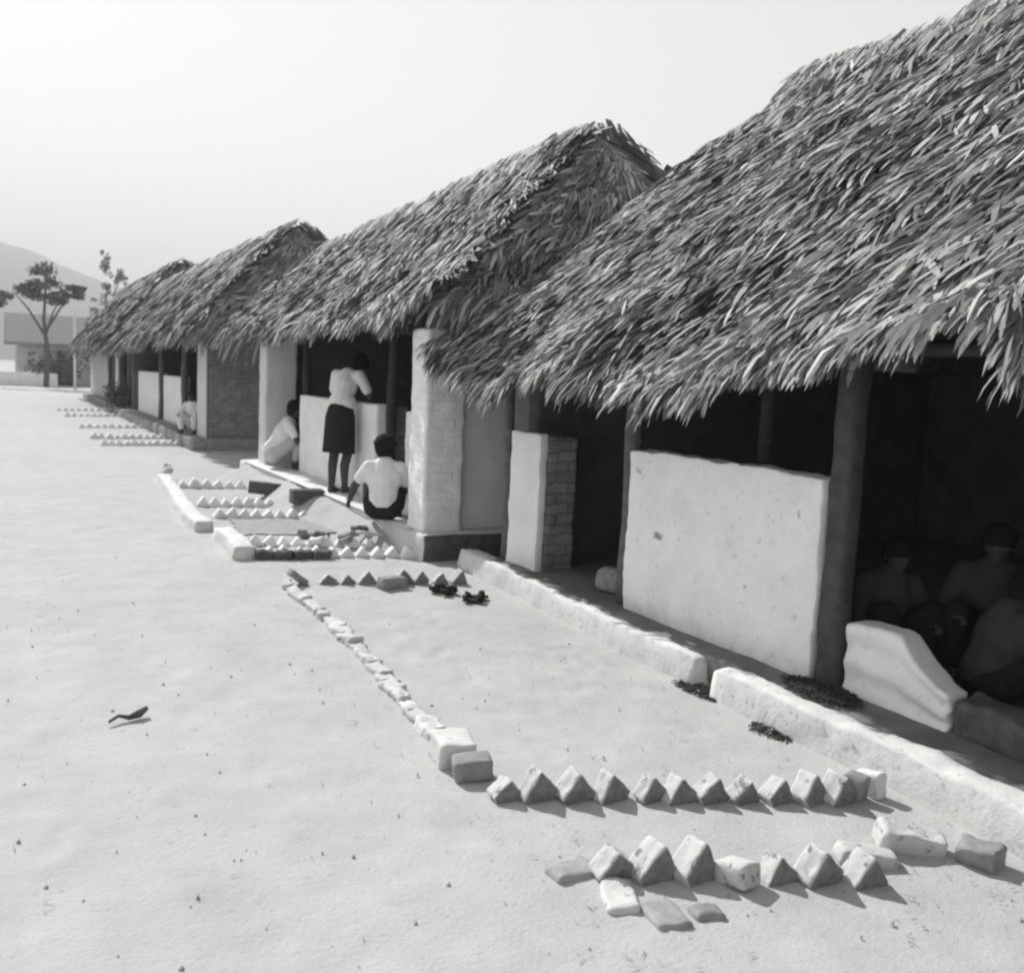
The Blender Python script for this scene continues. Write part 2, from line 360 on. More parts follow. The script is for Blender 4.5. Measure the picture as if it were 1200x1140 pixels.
MB().rbox((3.442, 5.71, .13), (3.70, 6.12, 1.12), .05, .015, .012, 8, 3).build('brick_jamb', M['brick'], A)
post(A, 3.44, 4.69, .13, 2.0, .10); post(A, 3.40, 6.20, .1, 1.9, .07); post(A, 3.62, 3.75, .14, 2.15, .07, 'wood_dark')
MB().rbox((3.375, 2.95, .13), (3.475, 3.075, 1.95), .06, .02, .010, 6, 4).build('corner_pier', M['wood_pier'], A)
def brk(w):
    top = np.interp(w[1], [1.9, 2.30, 2.44, 2.54, 2.64, 2.76, 2.92], [.27, .28, .31, .39, .475, .495, .47]); t = (w[2]-.13)/.5
    return V(w[0]+.01*math.sin(w[2]*30), w[1], .13+(top-.13+.007*math.sin(w[1]*29))*t)
MB().rbox((3.41, 2.38, .13), (3.545, 2.93, .63), .03, .012, .010, 9, 5, brk).build('broken_wall', M['white'], A)
MB().rbox((3.40, 1.3, .13), (3.62, 2.375, .30), .05, .03, .03, 5, 6).build('broken_wall', M['stone_dark_shade'], A)  # shade on this low stretch is put into its dark colour
st = MB().rbox((3.47, 4.83, .15), (3.72, 5.1, .30), .05, .05, .02, 6, 9).build('door_step', M['stone'], A)
# whitewashed kerb of the ledge: two runs with a gap at the drain
def kerbrun(pts, zt, wdt, seed, seg=.035):
    mb = MB(); pts = np.array(pts); y0, y1 = pts[0, 1], pts[-1, 1]
    mb = MB(); n = max(2, int((y1-y0)/seg)); prof = [(-.04, -.06), (-.02, .18), (.02, .55), (.055, .86), (.10, .97), (.2, 1.0), (.5, 1.0), (.85, .98), (.98, .9), (1.0, -.06)]
    vs = []; fs = []; k = len(prof)
    for i in range(n+1):
        y = y0+(y1-y0)*i/n; x = np.interp(y, pts[:, 1], pts[:, 0]); wd = np.interp(y, pts[:, 1], wdt)
        end = min(1, (min(i, n-i)+.5)/2.0)**.5
        for (a, b) in prof:
            nv = mnoise.noise_vector(Vector((y*5+seed, a*3, b*2))); n2 = mnoise.noise_vector(Vector((y*16+seed, a*7, b*5)))
            vs.append((x+a*wd+.012*nv[0]+.007*n2[0]+(.006*mnoise.noise(Vector((y*22+seed, b*3, 4.))) if .1 < b < .9 else 0), y, (b*zt*(1+.10*nv[2]+.07*n2[2])*(.75+.25*end)) if b > 0 else b))
    for i in range(n):
        for j in range(k-1): fs.append((i*k+j, (i+1)*k+j, (i+1)*k+j+1, i*k+j+1))
    fs.append(tuple(range(k))); fs.append(tuple(n*k+j for j in reversed(range(k))))
    mb.add(vs, fs); return mb
kerbrun([(3.10, 3.60), (3.10, 4.2), (3.14, 4.75), (3.20, 5.6), (3.26, 6.72)], .145, [.19, .18, .18, .18, .16], 2).build('kerb', M['kerb'], A)
kerbrun([(2.98, .4), (2.99, 1.9), (3.03, 2.3), (3.03, 2.8), (3.06, 3.42)], .155, [.17, .17, .16, .15, .14], 5).build('kerb', M['kerb'], A)

# ---- second house
B = empty('thatched_house', (3.4, 10, 0), 'second thatched house with long ridge, white half walls and tall end pier, people outside it', 'house', HG)
ezB = (np.array([6.7, 7.05, 7.6, 8.4, 9.4, 10.8, 11.9, 12.7, 13.5, 15]), np.array([2.16, 2.13, 2.06, 2.04, 1.96, 1.95, 2.03, 2.03, 1.98, 2.0]))
roof(B, (3.05, 6.80, 15.0, 2.03), (4.82, 7.42, 14.6, 3.76, 3.50), (6.6, 1.9), 4.1, 800, .17, .028, M['thatch'], ezB, fringe_n=4500)
rafters(B, (3.1, 2.0), (4.72, 3.45), [7.5, 8.6, 9.8, 11, 12.2, 13.4, 14.5])
MB().rbox((3.06, 6.98, -.05), (6.5, 13.6, .215), .12, .03, .014, 5, 3).build('plinth', [M['kerb'], M['stone_dark_shade']], B)
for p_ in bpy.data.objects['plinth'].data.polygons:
    if p_.normal.y < -.6: p_.material_index = 1  # near end darker: its shade is put into the colour
MB().rbox((3.04, 7.3, .216), (3.42, 13.3, .226), .2, .004, .002, 5, 3).build('ledge_screed', M['white_dirty'], B)
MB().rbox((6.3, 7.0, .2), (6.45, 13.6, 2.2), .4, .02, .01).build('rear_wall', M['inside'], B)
MB().rbox((3.45, 7.22, .2), (6.29, 7.4, 2.1), .15, .015, .01, 5, 8).build('end_wall', M['white'], B)
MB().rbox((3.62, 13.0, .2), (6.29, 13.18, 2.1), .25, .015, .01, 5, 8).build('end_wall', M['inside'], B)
MB().rbox((3.11, 7.12, .2), (3.47, 7.46, 1.9), .05, .02, .012, 9, 7).build('corner_pier', M['brick_white'], B)
MB().rbox((3.34, 7.52, .2), (3.48, 8.12, 1.18), .06, .015, .01, 6, 1).build('half_wall', M['white'], B)
MB().rbox((3.43, 9.12, .2), (3.56, 11.9, 1.20), .06, .015, .012, 5, 2).build('half_wall', M['white'], B)
MB().rbox((3.562, 9.1, .2), (3.78, 9.4, 1.17), .06, .015, .012, 5, 4).build('brick_jamb', M['brick'], B)
MB().rbox((3.19, 12.7, .0), (3.62, 13.05, 2.1), .07, .02, .010, 6, 5).build('corner_pier', M['white_dirty'], B)
post(B, 3.55, 9.0, .2, 2.3, .1, 'wood_dark'); post(B, 3.55, 12.0, .2, 2.3, .09, 'wood_dark')
post(B, 4.4, 10.2, .2, 3.2, .09, 'wood_dark')

bk = MB(); nyb, nxb = 90, 14; vs = []; fs = []
for i in range(nyb):
    y = 7.5+6.1*i/(nyb-1); e = min(1, (y-7.5)/.5, (13.6-y)/.6)
    for j in range(nxb):
        t = j/(nxb-1); x = 2.62+.10*math.sin(y*1.7)+(3.10-2.62)*t*(1 if t < 1 else 1)
        vs.append((min(x, 3.12), y, -.03+.235*e*(3*t*t-2*t**3)+.02*mnoise.noise(Vector((x*5, y*5, 3)))*(.3+t)))
for i in range(nyb-1):
    for j in range(nxb-1): fs.append((i*nxb+j, i*nxb+j+1, (i+1)*nxb+j+1, (i+1)*nxb+j))
bk.add(vs, fs); bko = bk.build('ground_bank', M['sand'], None, True); bko['kind'] = 'structure'
# ---- third house
Cc = empty('thatched_house', (3.5, 23, 0), 'third thatched house, bare brick end wall in shade and two white wall panels', 'house', HG)
ezC = (np.array([17, 20, 24, 27, 30.2]), np.array([2.1, 2.12, 2.0, 1.95, 2.0]))
roof(Cc, (2.95, 17.0, 30.2, 2.05), (4.9, 17.3, 29.2, 4.12), (6.9, 2.0), 2.2, 300, .27, .045, M['thatch_far'], ezC, fringe_n=3000)
MB().rbox((3.1, 17.6, -.05), (7, 30, .21), .3, .04, .02, 4, 1).build('plinth', M['stone'], Cc)
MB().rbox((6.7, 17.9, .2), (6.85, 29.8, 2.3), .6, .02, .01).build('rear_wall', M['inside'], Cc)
MB().rbox((3.42, 17.8, .2), (6.69, 18.0, 2.3), .15, .02, .012, 5, 3).build('end_wall', M['brick'], Cc)
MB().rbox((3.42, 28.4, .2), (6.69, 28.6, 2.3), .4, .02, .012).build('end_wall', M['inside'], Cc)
MB().rbox((3.38, 17.78, .2), (3.41, 18.6, 2.0), .1, .008, .006, 5, 3).build('wall_render', M['white_dirty'], Cc)
MB().rbox((3.52, 20.9, .2), (3.66, 23.6, 1.27), .1, .02, .01, 5, 5).build('half_wall', M['white'], Cc)
MB().rbox((3.55, 24.2, .2), (3.70, 28.3, 1.32), .12, .02, .01, 5, 6).build('half_wall', M['white'], Cc)
for y, mt in ((23.9, 'wood'), (28.55, 'white_dirty'), (20.75, 'wood')): post(Cc, 3.52, y, .1, 2.3, .13, mt)
# ---- fourth house
D = empty('thatched_house', (3.6, 37, 0), 'fourth and farthest thatched house in the row, grey wall, seen small at left', 'house', HG)
roof(D, (2.9, 31, 44.3, 2.1), (5.2, 31.2, 44, 4.7), (7.4, 2), 3.2, 150, .34, .07, M['thatch_far'], None, fringe_n=1800)
MB().rbox((3.3, 31.2, -.05), (7.2, 44, .2), .6, .04, .02).build('plinth', M['stone'], D)
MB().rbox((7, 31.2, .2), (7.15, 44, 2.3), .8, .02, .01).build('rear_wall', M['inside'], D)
MB().rbox((3.62, 31.3, .2), (6.99, 31.5, 2.4), .3, .02, .01).build('end_wall', M['brick_dark'], D)
MB().rbox((3.6, 33.2, .2), (3.74, 34.6, 2.3), .2, .02, .01).build('front_wall', M['white_dirty'], D)
MB().rbox((3.6, 36.4, .2), (3.74, 43.8, 2.3), .3, .02, .01).build('front_wall', M['grey_wall'], D)
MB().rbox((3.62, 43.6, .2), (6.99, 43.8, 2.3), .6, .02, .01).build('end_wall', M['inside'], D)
for y in (32.8, 34.8, 36.2): post(D, 3.6, y, .1, 2.5, .14, 'wood')
# ---- hut closing the street
E_ = empty('roadside_hut', (4.0, 66, 0), 'small grey hut with dark doorway closing the far end of street', 'hut')
MB().rbox((1.2, 64, 0), (7.5, 64.2, 2.6), .5, .03, .02).build('front_wall', M['grey_wall'], E_)
MB().rbox((1.2, 64.2, 0), (1.4, 69, 2.6), .6, .03, .02).build('side_wall', M['grey_wall'], E_)
MB().rbox((7.3, 64.2, 0), (7.5, 69, 2.6), .6, .03, .02).build('side_wall', M['grey_wall'], E_)
MB().rbox((3.4, 63.93, 0), (4.4, 63.99, 2.1), .4, .02, .01).build('doorway_shade', M['wood_dark'], E_)  # dark panel stands in for the shaded doorway opening
rb = MB(); rb.add([(.6, 63.3, 2.5), (8.1, 63.3, 2.5), (8.1, 66.5, 4.3), (.6, 66.5, 4.3), (8.1, 69.7, 2.5), (.6, 69.7, 2.5),
                   (.6, 63.3, 2.38), (8.1, 63.3, 2.38), (8.1, 66.5, 4.15), (.6, 66.5, 4.15), (8.1, 69.7, 2.38), (.6, 69.7, 2.38)],
                  [(0, 1, 2, 3), (3, 2, 4, 5), (6, 9, 8, 7), (9, 11, 10, 8), (0, 6, 7, 1), (4, 10, 11, 5), (0, 3, 9, 6), (3, 5, 11, 9), (1, 7, 8, 2), (2, 8, 10, 4)])
rb.build('roof', M['stone'], E_, False)
W_ = MB().rbox((-9, 60, 0), (3.2, 60.2, .75), .5, .03, .03).build('boundary_wall', M['white'], None, True, (-2, 60, 0))
tag(W_, 'low white boundary wall across the far end of the street', 'wall')

# ================================================================== GROUND, HILLS, SKY
def axis(lo, hi, step, far):
    a = list(np.arange(lo, hi+1e-6, step)); s = step; x = hi
    while x < far: s *= 1.35; x += s; a.append(x)
    s = step; x = lo
    while x > -far: s *= 1.35; x -= s; a.insert(0, x)
    return np.array(a)
gx = axis(-3, 3.2, .035, 2500); gy = axis(1.0, 10, .035, 2500)
X, Y = np.meshgrid(gx, gy); Z = np.zeros_like(X)
m_ = (np.abs(X) < 8) & (Y < 40) & (Y > -6)
for (i, j) in zip(*np.where(m_)):
    p = Vector((X[i, j], Y[i, j], 0)); Z[i, j] = .009*mnoise.noise(p*1.1)+.002*mnoise.noise(p*4.3)+.003*mnoise.noise(p*11)-.006
fr_ = np.random.default_rng(5)
for i in range(170):
    fx, fy, fa = fr_.uniform(-2.6, 1.5), fr_.uniform(1.6, 9.5), fr_.normal(0, .5)+(math.pi if i % 2 else 0)
    if i % 5 == 0: fx = fr_.uniform(1.9, 2.9); fy = fr_.uniform(3, 6)
    u_ = (X-fx)*math.cos(fa)-(Y-fy)*math.sin(fa); v_ = (X-fx)*math.sin(fa)+(Y-fy)*math.cos(fa); r_ = np.sqrt((u_/.045)**2+(v_/.12)**2)
    Z += -fr_.uniform(.003, .008)*np.exp(-r_**4)+.003*np.exp(-((r_-1.35)/.3)**2)
nx = len(gx); k = np.arange(len(gy)-1)[:, None]*nx+np.arange(nx-1)[None, :]
fq = np.stack([k, k+1, k+nx+1, k+nx], -1).reshape(-1, 4)
me = bpy.data.meshes.new('ground'); me.from_pydata(np.stack([X, Y, Z], -1).reshape(-1, 3).tolist(), [], fq.tolist()); me.update()
g = link('ground', me, M['sand'], None, True); g['kind'] = 'structure'

def hill(name, x0, x1, y, hs, dep, seed):
    n = 70; m = 14; vs = []; fs = []
    for j in range(m):
        t = j/(m-1)
        for i in range(n):
            x = x0+(x1-x0)*i/(n-1); h = np.interp(i/(n-1), *hs)
            h = h*math.sin(math.pi*t)**.8*(1+.12*mnoise.noise(Vector((x*.006, t*3, seed)))+.05*mnoise.noise(Vector((x*.03, t*9, seed))))
            vs.append((x, y+dep*(t-.5), h-3))
    for j in range(m-1):
        for i in range(n-1): fs.append((j*n+i, j*n+i+1, (j+1)*n+i+1, (j+1)*n+i))
    mb = MB(); mb.add(vs, fs); o = mb.build(name, M['hill'], None, True, (0, y, 0)); o['kind'] = 'structure'; return o
hill('hills', -700, 500, 1150, ([0, .3, .45, .55, .62, .70, .8, 1], [60, 80, 105, 128, 112, 85, 70, 50]), 500, 2.)

# garden soil patches (thin sheets over the ground)
def sheet(name, pts, z, mat):
    c = np.mean(pts, 0); n = len(pts); mb = MB(); vs = [(c[0], c[1], z)]
    ring = []
    for i in range(n):
        a = np.array(pts[i]); b = np.array(pts[(i+1) % n])
        for t in np.linspace(0, 1, 8, endpoint=False): q = a+(b-a)*t; ring.append((q[0]+.03*random.uniform(-1, 1), q[1]+.05*random.uniform(-1, 1), z))
    vs += ring; m = len(ring); mb.add(vs, [(0, 1+i, 1+(i+1) % m) for i in range(m)]); o = mb.build(name, M[mat], None, False); o['kind'] = 'structure'; return o
sheet('garden_soil', [(1.95, 8.55), (2.98, 8.4), (2.98, 9.3), (2.05, 9.5)], .006, 'gravel')

# ================================================================== BRICK EDGINGS
ORD = ['first', 'second', 'third', 'fourth', 'fifth', 'sixth', 'seventh', 'eighth', 'ninth', 'tenth', 'eleventh', 'twelfth', 'thirteenth', 'fourteenth', 'fifteenth', 'sixteenth', 'seventeenth', 'eighteenth', 'nineteenth', 'twentieth', 'twenty-first', 'twenty-second', 'twenty-third', 'twenty-fourth']
def tooth_mesh(seed, bare=True, w=.128, h=.080, d=.075):  # bare: end faces get the shade-dark tone instead of limewash
    """a brick set on its corner and half buried: only the upper corner shows"""
    mb = MB()
    def sh(p):
        a = p[0]*w*.26; b = p[2]*w*.26
        x = a-b; z = (a+b)*h/(w*.52)
        return V(x, p[1]*d*.5, z)
    mb.rbox((-1, -1, -1), (1, 1, 1), .25, .2, .10, 1.5, seed, sh); me = mesh_from('border_brick', mb.v, mb.f)
    for p in me.polygons: p.use_smooth = True
    me.materials.append(M['limed'] if bare else M['white']); me.materials.append(M['brick_end_shade'])
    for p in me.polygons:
        if bare and abs(p.normal.y) > .8: p.material_index = 1  # upright end faces: their shade is put into the colour
    return me
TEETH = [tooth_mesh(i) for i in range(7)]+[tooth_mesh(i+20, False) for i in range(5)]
def slab_mesh(seed, dims=(.2, .1, .075), mat='white_dirty', amp=.006):
    mb = MB().rbox((-dims[0]/2, -dims[1]/2, 0), (dims[0]/2, dims[1]/2, dims[2]), .03, .012, amp, 14, seed); me = mesh_from('loose_brick', mb.v, mb.f)
    for p in me.polygons: p.use_smooth = True
    me.materials.append(M[mat]); return me
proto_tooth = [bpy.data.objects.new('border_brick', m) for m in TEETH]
def row(pts, rowname, group, size=1.0, skip=(), jitter=1.0, hs=None, white=False):
    """pts: list of (x,y) of tooth feet, from the street side to the house side"""
    k = 0
    for i, (x, y) in enumerate(pts):
        if i in skip: continue
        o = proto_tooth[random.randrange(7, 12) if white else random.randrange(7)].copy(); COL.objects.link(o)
        s = size*random.uniform(.88, 1.12); hh = hs[i] if hs else 1
        o.location = (x, y, random.uniform(-.004, .020)); o.scale = (s, s*random.uniform(.85, 1.15), s*hh)
        o.rotation_euler = (R(random.uniform(-8, 8))*jitter, R(random.uniform(-11, 11))*jitter, R(random.uniform(-7, 7))*jitter)
        lab = ('leftmost' if i == 0 else 'rightmost' if i == len(pts)-1 else ORD[i])
        tag(o, f'{lab} brick tooth {"" if i in (0, len(pts)-1) else "from left "}in {rowname}', 'brick', group)
def lerp(a, b, n, wob=.0):
    return [(a[0]+(b[0]-a[0])*i/(n-1), a[1]+(b[1]-a[1])*i/(n-1)+random.uniform(-wob, wob)) for i in range(n)]
def line_at(vals, a, b): return [(a[0]+(b[0]-a[0])*t, a[1]+(b[1]-a[1])*t) for t in vals]
def brick(x, y, z, label, dims=(.2, .1, .075), mat='limed', rot=(0, 0, 0), name='loose_brick', group=None, cat='brick', amp=.006):
    o = link(name, slab_mesh(random.random()*50, dims, mat, amp), M[mat]); o.data.materials.pop(); o.location = (x, y, z); o.rotation_euler = [R(a) for a in rot]
    return tag(o, label, cat, group)
# row nearest the camera
px1 = [718, 765, 815, 915, 965, 1020]
a1, b1 = (1.65, 2.24), (2.40, 1.875)
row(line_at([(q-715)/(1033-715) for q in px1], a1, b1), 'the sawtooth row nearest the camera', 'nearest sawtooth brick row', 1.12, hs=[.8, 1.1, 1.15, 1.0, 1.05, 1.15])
brick(1.985, 2.035, -.012, 'short brick lying tilted in the gap of the nearest sawtooth row', (.10, .11, .075), rot=(-12, 8, 10))
brick(2.47, 1.97, -.022, 'long pale brick laid flat right of the nearest sawtooth row', (.19, .085, .06), rot=(0, 8, -30))
brick(2.68, 1.97, -.022, 'pale slab leaning beside the ledge at lower right', (.22, .10, .085), rot=(6, 9, -34), amp=.012)
brick(2.82, 1.80, -.02, 'rounded grey stone against the foot of the ledge at lower right', (.11, .12, .08), mat='stone', rot=(0, 0, 20), name='stone', cat='stone', amp=.02)
for (x, y, dx, dy, lab, mt) in ((1.545, 2.30, .15, .11, 'speckled oval stone sunk at the street end of nearest brick row', 'gravel'),
                                (1.60, 2.12, .10, .18, 'narrow whitewashed stone sunk just before the nearest row', 'limed'),
                                (1.66, 1.98, .11, .13, 'worn pale stone sunk at the bottom edge of the picture', 'gravel'),
                                (1.78, 1.94, .09, .07, 'small round grey stone beside the sunk pale stones', 'stone')):
    brick(x, y, -.056, lab, (dx, dy, .07), mt, (0, 0, random.uniform(-30, 10)), 'stone', 'sunken stones at the corner of the nearest bed', 'stone', .012)
# second row
px2 = [590, 628, 672, 715, 763, 798, 836, 876, 917, 957, 993]
a2, b2 = (1.61, 2.85), (2.74, 2.33)
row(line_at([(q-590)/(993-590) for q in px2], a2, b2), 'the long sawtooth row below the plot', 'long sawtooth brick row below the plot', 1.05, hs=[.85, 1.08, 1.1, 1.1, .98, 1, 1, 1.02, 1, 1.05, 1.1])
brick(2.82, 2.33, -.01, 'dark upright brick ending the long sawtooth row', (.07, .09, .10), 'stone', (8, 0, 20), group='upright bricks ending the long row')
brick(2.90, 2.31, -.01, 'pale upright brick standing against the ledge at the end of the long row', (.06, .10, .10), 'white_dirty', (-6, 5, 10), group='upright bricks ending the long row')
brick(1.58, 3.06, -.01, 'dark squared block at the near corner of the plot edging', (.15, .10, .085), 'stone', (3, -4, -14), 'corner_block', cat='block')
brick(1.575, 3.24, -.02, 'bright whitewashed block at the corner just behind the dark block', (.15, .17, .11), 'kerb', (4, 4, -10), 'corner_block', cat='block')
# path edging between the two beds
n = 22; pe = [(1.60, 3.42), (1.63, 3.7), (1.70, 4.45), (1.76, 5.4), (1.79, 6.45)]; pe = np.array(pe); ys = 3.45+(6.4-3.45)*np.linspace(0, 1, n)**1.05
for i, y in enumerate(ys):
    x = float(np.interp(y, pe[:, 1], pe[:, 0]))
    lab = 'nearest' if i == 0 else 'farthest' if i == n-1 else ORD[i]+' nearest'
    brick(x+random.uniform(-.012, .012), y, random.uniform(-.066, -.045), f'{lab} half sunk stone in the edging between street and plot',
          (random.uniform(.07, .10), random.uniform(.14, .20), .085), random.choice(['limed', 'limed', 'kerb', 'grey_wall']), (random.uniform(-4, 4), random.uniform(-7, 7), random.uniform(-9, 9)),
          'edging_stone', 'half sunk edging stones beside the street', 'stone', .015)
# third row (across the far side of the plot)
px3 = [378, 400, 425, 470, 492, 517, 540]
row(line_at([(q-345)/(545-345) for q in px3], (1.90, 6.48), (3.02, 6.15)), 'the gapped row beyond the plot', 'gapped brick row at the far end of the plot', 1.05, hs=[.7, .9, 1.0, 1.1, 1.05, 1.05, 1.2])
brick(1.93, 6.45, .0, 'dark brick leaning over at the street end of the gapped row', (.05, .1, .15), 'stone', (0, -52, 0))
brick(2.47, 6.16, -.01, 'dark brick lying loose in front of the gapped row', (.20, .10, .085), 'stone', (0, 2, 8))
def sandals(x, y, rz, label):
    t = empty('sandals', (x, y, .004), label, 'sandals', 'sandals left on the sand', rz); t.scale = (.72, .85, .6)
    for s in (-1, 1):
        mb = MB(); out = []; n_ = 14
        prof = [(math.cos(a)*.115, math.sin(a)*(.042+.01*math.cos(a))) for a in np.linspace(0, 2*math.pi, n_, endpoint=False)]
        vs = [(px_+s*.02, py_+s*.065, z) for z in (.0, .022) for (px_, py_) in prof]
        mb.add(vs, [tuple(range(n_))[::-1], tuple(range(n_, 2*n_))]+[(i, (i+1) % n_, n_+(i+1) % n_, n_+i) for i in range(n_)])
        me = mesh_from('sole', mb.v, mb.f); so = link('sole', me, M['rubber'], t)
        st_ = MB(); st_.tube([(s*.02+.04, s*.065-.042, .02), (s*.02+.045, s*.065-.03, .05), (s*.02+.05, s*.065, .062), (s*.02+.045, s*.065+.03, .05), (s*.02+.04, s*.065+.042, .02)], [.028]*5, 6)
        link('strap', mesh_from('strap', st_.v, st_.f), M['rubber'], so, True)
        hb = MB(); hb.tube([(s*.02-.06, s*.065-.04, .02), (s*.02-.10, s*.065-.025, .05), (s*.02-.10, s*.065+.025, .05), (s*.02-.06, s*.065+.04, .02)], [.02]*4, 6)
        link('heel_strap', mesh_from('heel_strap', hb.v, hb.f), M['rubber'], so, True)
sandals(2.76, 5.90, R(35), 'pair of dark sandals on the sand before the gapped brick row')
sandals(2.87, 5.62, R(-20), 'second pair of dark sandals, the one nearer the ledge')
# beds in front of the second house
row(lerp((1.80, 7.50), (3.02, 7.22), 11, .01), 'the near brick row of the second bed', 'near brick row of the second bed', 1.02, white=True)
row(lerp((1.95, 8.02), (2.85, 7.72), 9, .02), 'the second row of the second bed', 'back brick row of the second bed', 1.0, white=True)
for i, (x, y) in enumerate(((1.88, 7.42), (2.02, 7.38), (2.17, 7.35), (2.32, 7.31))):
    brick(x, y, -.02, f'{ORD[i]} dark stone from the left at the foot of the second bed', (.14, .09, .085), 'stone_dark_shade', (0, 0, random.uniform(-20, 20)), 'stone', 'dark stones at the foot of the second bed', 'stone', .02)
row(lerp((1.98, 9.62), (2.78, 9.42), 8, .01), 'the pale row before the standing woman', 'pale brick row before the standing woman', 1.05, white=True)
row(lerp((1.98, 10.5), (2.78, 10.3), 8, .01), 'the row beside the arched dark slab', 'brick row level with the dark slab', 1.1, white=True)
row(lerp((1.92, 12.2), (2.72, 12.0), 7, .01), 'the brick row closing the second bed', 'brick row closing the second bed', 1.3, white=True)
def kerb_obj(pts, zt, w, seed, label):
    o = kerbrun(pts, zt, [w]*len(pts), seed, .06).build('bed_kerb', M['kerb'], None, True, (pts[0][0], pts[0][1], 0)); return tag(o, label, 'kerb', 'white kerbs of the second bed')
kerb_obj([(1.60, 8.85), (1.60, 9.4), (1.66, 10.4), (1.76, 11.6), (1.86, 13.0)], .09, .16, 3, 'long curved whitewashed kerb on the street side of the second bed')
kerb_obj([(1.64, 7.45), (1.68, 7.9), (1.69, 8.5)], .10, .17, 9, 'short whitewashed kerb at the near street corner of the second bed')
brick(1.93, 13.1, .0, 'tilted pale stone at the far corner of the second bed', (.08, .2, .2), 'grey_wall', (20, 25, 10), 'stone', cat='stone', amp=.02)
brick(2.90, 9.72, .11, 'lone dark slab lying on the pale ground before the standing woman', (.34, .2, .15), 'stone_dark_shade', (0, 0, -4), 'stone_slab', cat='slab')  # the front's shade is put into the slab's colour all over
brick(2.78, 10.95, .05, 'small dark arch-like slab tilted beside the white pier', (.42, .15, .14), 'stone_dark_shade', (0, 6, -12), 'stone_slab', cat='slab')
for i in range(9):
    brick(2.62+random.uniform(-.25, .3), 7.85+random.uniform(-.2, .2), random.uniform(.03, .09), 'broken brick in the rubble by the squatting figure', (random.uniform(.06, .16), .08, .05),
          random.choice(['stone', 'white_dirty', 'stone_dark_shade']), (random.uniform(-20, 20), random.uniform(-20, 20), random.uniform(0, 180)), 'rubble_brick', 'rubble beside the squatting figure')
brick(2.9, 7.75, .09, 'pale plank lying on the rubble beside the squatting figure', (.34, .05, .03), 'white_dirty', (0, 12, 20), 'plank', cat='plank')
# beds farther up the street
for r_, (a, b, n_, nm) in enumerate((((1.75, 18.6), (3.05, 18.7), 11, 'the near brick row of the third bed'), ((1.72, 20.3), (3.0, 20.4), 10, 'the middle brick row of the third bed'),
                                     ((1.75, 23.6), (3.2, 23.8), 10, 'the back brick row of the third bed'), ((1.75, 28.4), (3.1, 28.7), 9, 'the first brick row of the farthest bed'),
                                     ((1.7, 31.5), (3.2, 31.9), 9, 'the last brick row of the farthest bed'))):
    row(lerp(a, b, n_, .03), nm, nm[4:], 1.25, white=True)

# ================================================================== LITTER, PEBBLES, PLANTS
tw = MB(); tw.tube([(.40, 4.10, .012), (.44, 4.13, .022), (.48, 4.12, .012), (.52, 4.13, .02), (.555, 4.16, .03)], [.006, .008, .010, .018, .012], 7, .3)
tag(tw.build('dead_leaf', M['stone_dark_shade'], None, True, (.48, 4.12, 0)), 'curled dark leaf lying alone on the street at left', 'leaf')
pb = MB()
for i in range(700):
    y = 1.3+13*random.random()**1.8; x = random.uniform(-1.6, 3.0) if y < 9 else random.uniform(-4, 3); s = random.choice([.002, .002, .003, .003, .004, .006])
    c = V(x, y, .0); ph = random.random()*6
    vs = [c+V(s*1.4*math.cos(a+ph)*random.uniform(.7, 1.2), s*1.4*math.sin(a+ph)*random.uniform(.7, 1.2), -.004) for a in (0, 1.57, 3.14, 4.71)]+[c+V(s*.3, 0, s*1.1)]
    pb.add(vs, [(0, 1, 4), (1, 2, 4), (2, 3, 4), (3, 0, 4)])
tag(pb.build('pebbles', M['gravel'], None, True), 'scattered small dark pebbles and grit on the sand', 'pebbles', kind='stuff')
sw = MB()
for i in range(420):
    y = 1.6+7*random.random()**1.5; x = random.choice([random.gauss(2.75, .22), random.uniform(-.8, 3.0)]) if i % 3 else random.gauss(1.55, .12)
    if x > 3.0: continue
    b = random.uniform(0, 6.28); l = random.uniform(.012, .05); c_, s_ = math.cos(b), math.sin(b); wd = .0022
    sw.add([(x-s_*wd, y+c_*wd, .002), (x+s_*wd, y-c_*wd, .002), (x+l*c_, y+l*s_, random.uniform(.003, .012))], [(0, 1, 2)])
tag(sw.build('straw', M['straw'], None, False), 'short bits of fallen dry thatch on the sand', 'straw', kind='stuff')
def clump(name, x, y, z, r, n, label, cat, mat='litter', h=.025):
    mb = MB()
    for i in range(n):
        a = random.uniform(0, 6.28); q = r*math.sqrt(random.random()); px_, py_ = x+q*math.cos(a)*.7, y+q*math.sin(a)*1.6
        b = random.uniform(0, 6.28); l = random.uniform(.015, .05); zz = z+random.uniform(0, h)*(1-q/r)
        mb.tube([(px_, py_, zz), (px_+l*.5*math.cos(b), py_+l*.5*math.sin(b), zz+random.uniform(0, .010)), (px_+l*math.cos(b), py_+l*math.sin(b), zz-.005)], [.002, .004, .001], 4)
    return tag(mb.build(name, M[mat], None, True, (x, y, z)), label, cat)
clump('leaf_litter', 3.27, 2.92, .17, .13, 900, 'heap of dark dry leaves on the ledge under the corner pier', 'leaves', 'litter')
clump('leaf_litter', 3.08, 3.52, .0, .10, 220, 'dark litter caught in the gap between two kerbs', 'leaves', h=.02)
clump('leaf_litter', 3.0, 2.95, .0, .07, 110, 'thin line of dark litter at the foot of the kerb', 'leaves', h=.02)

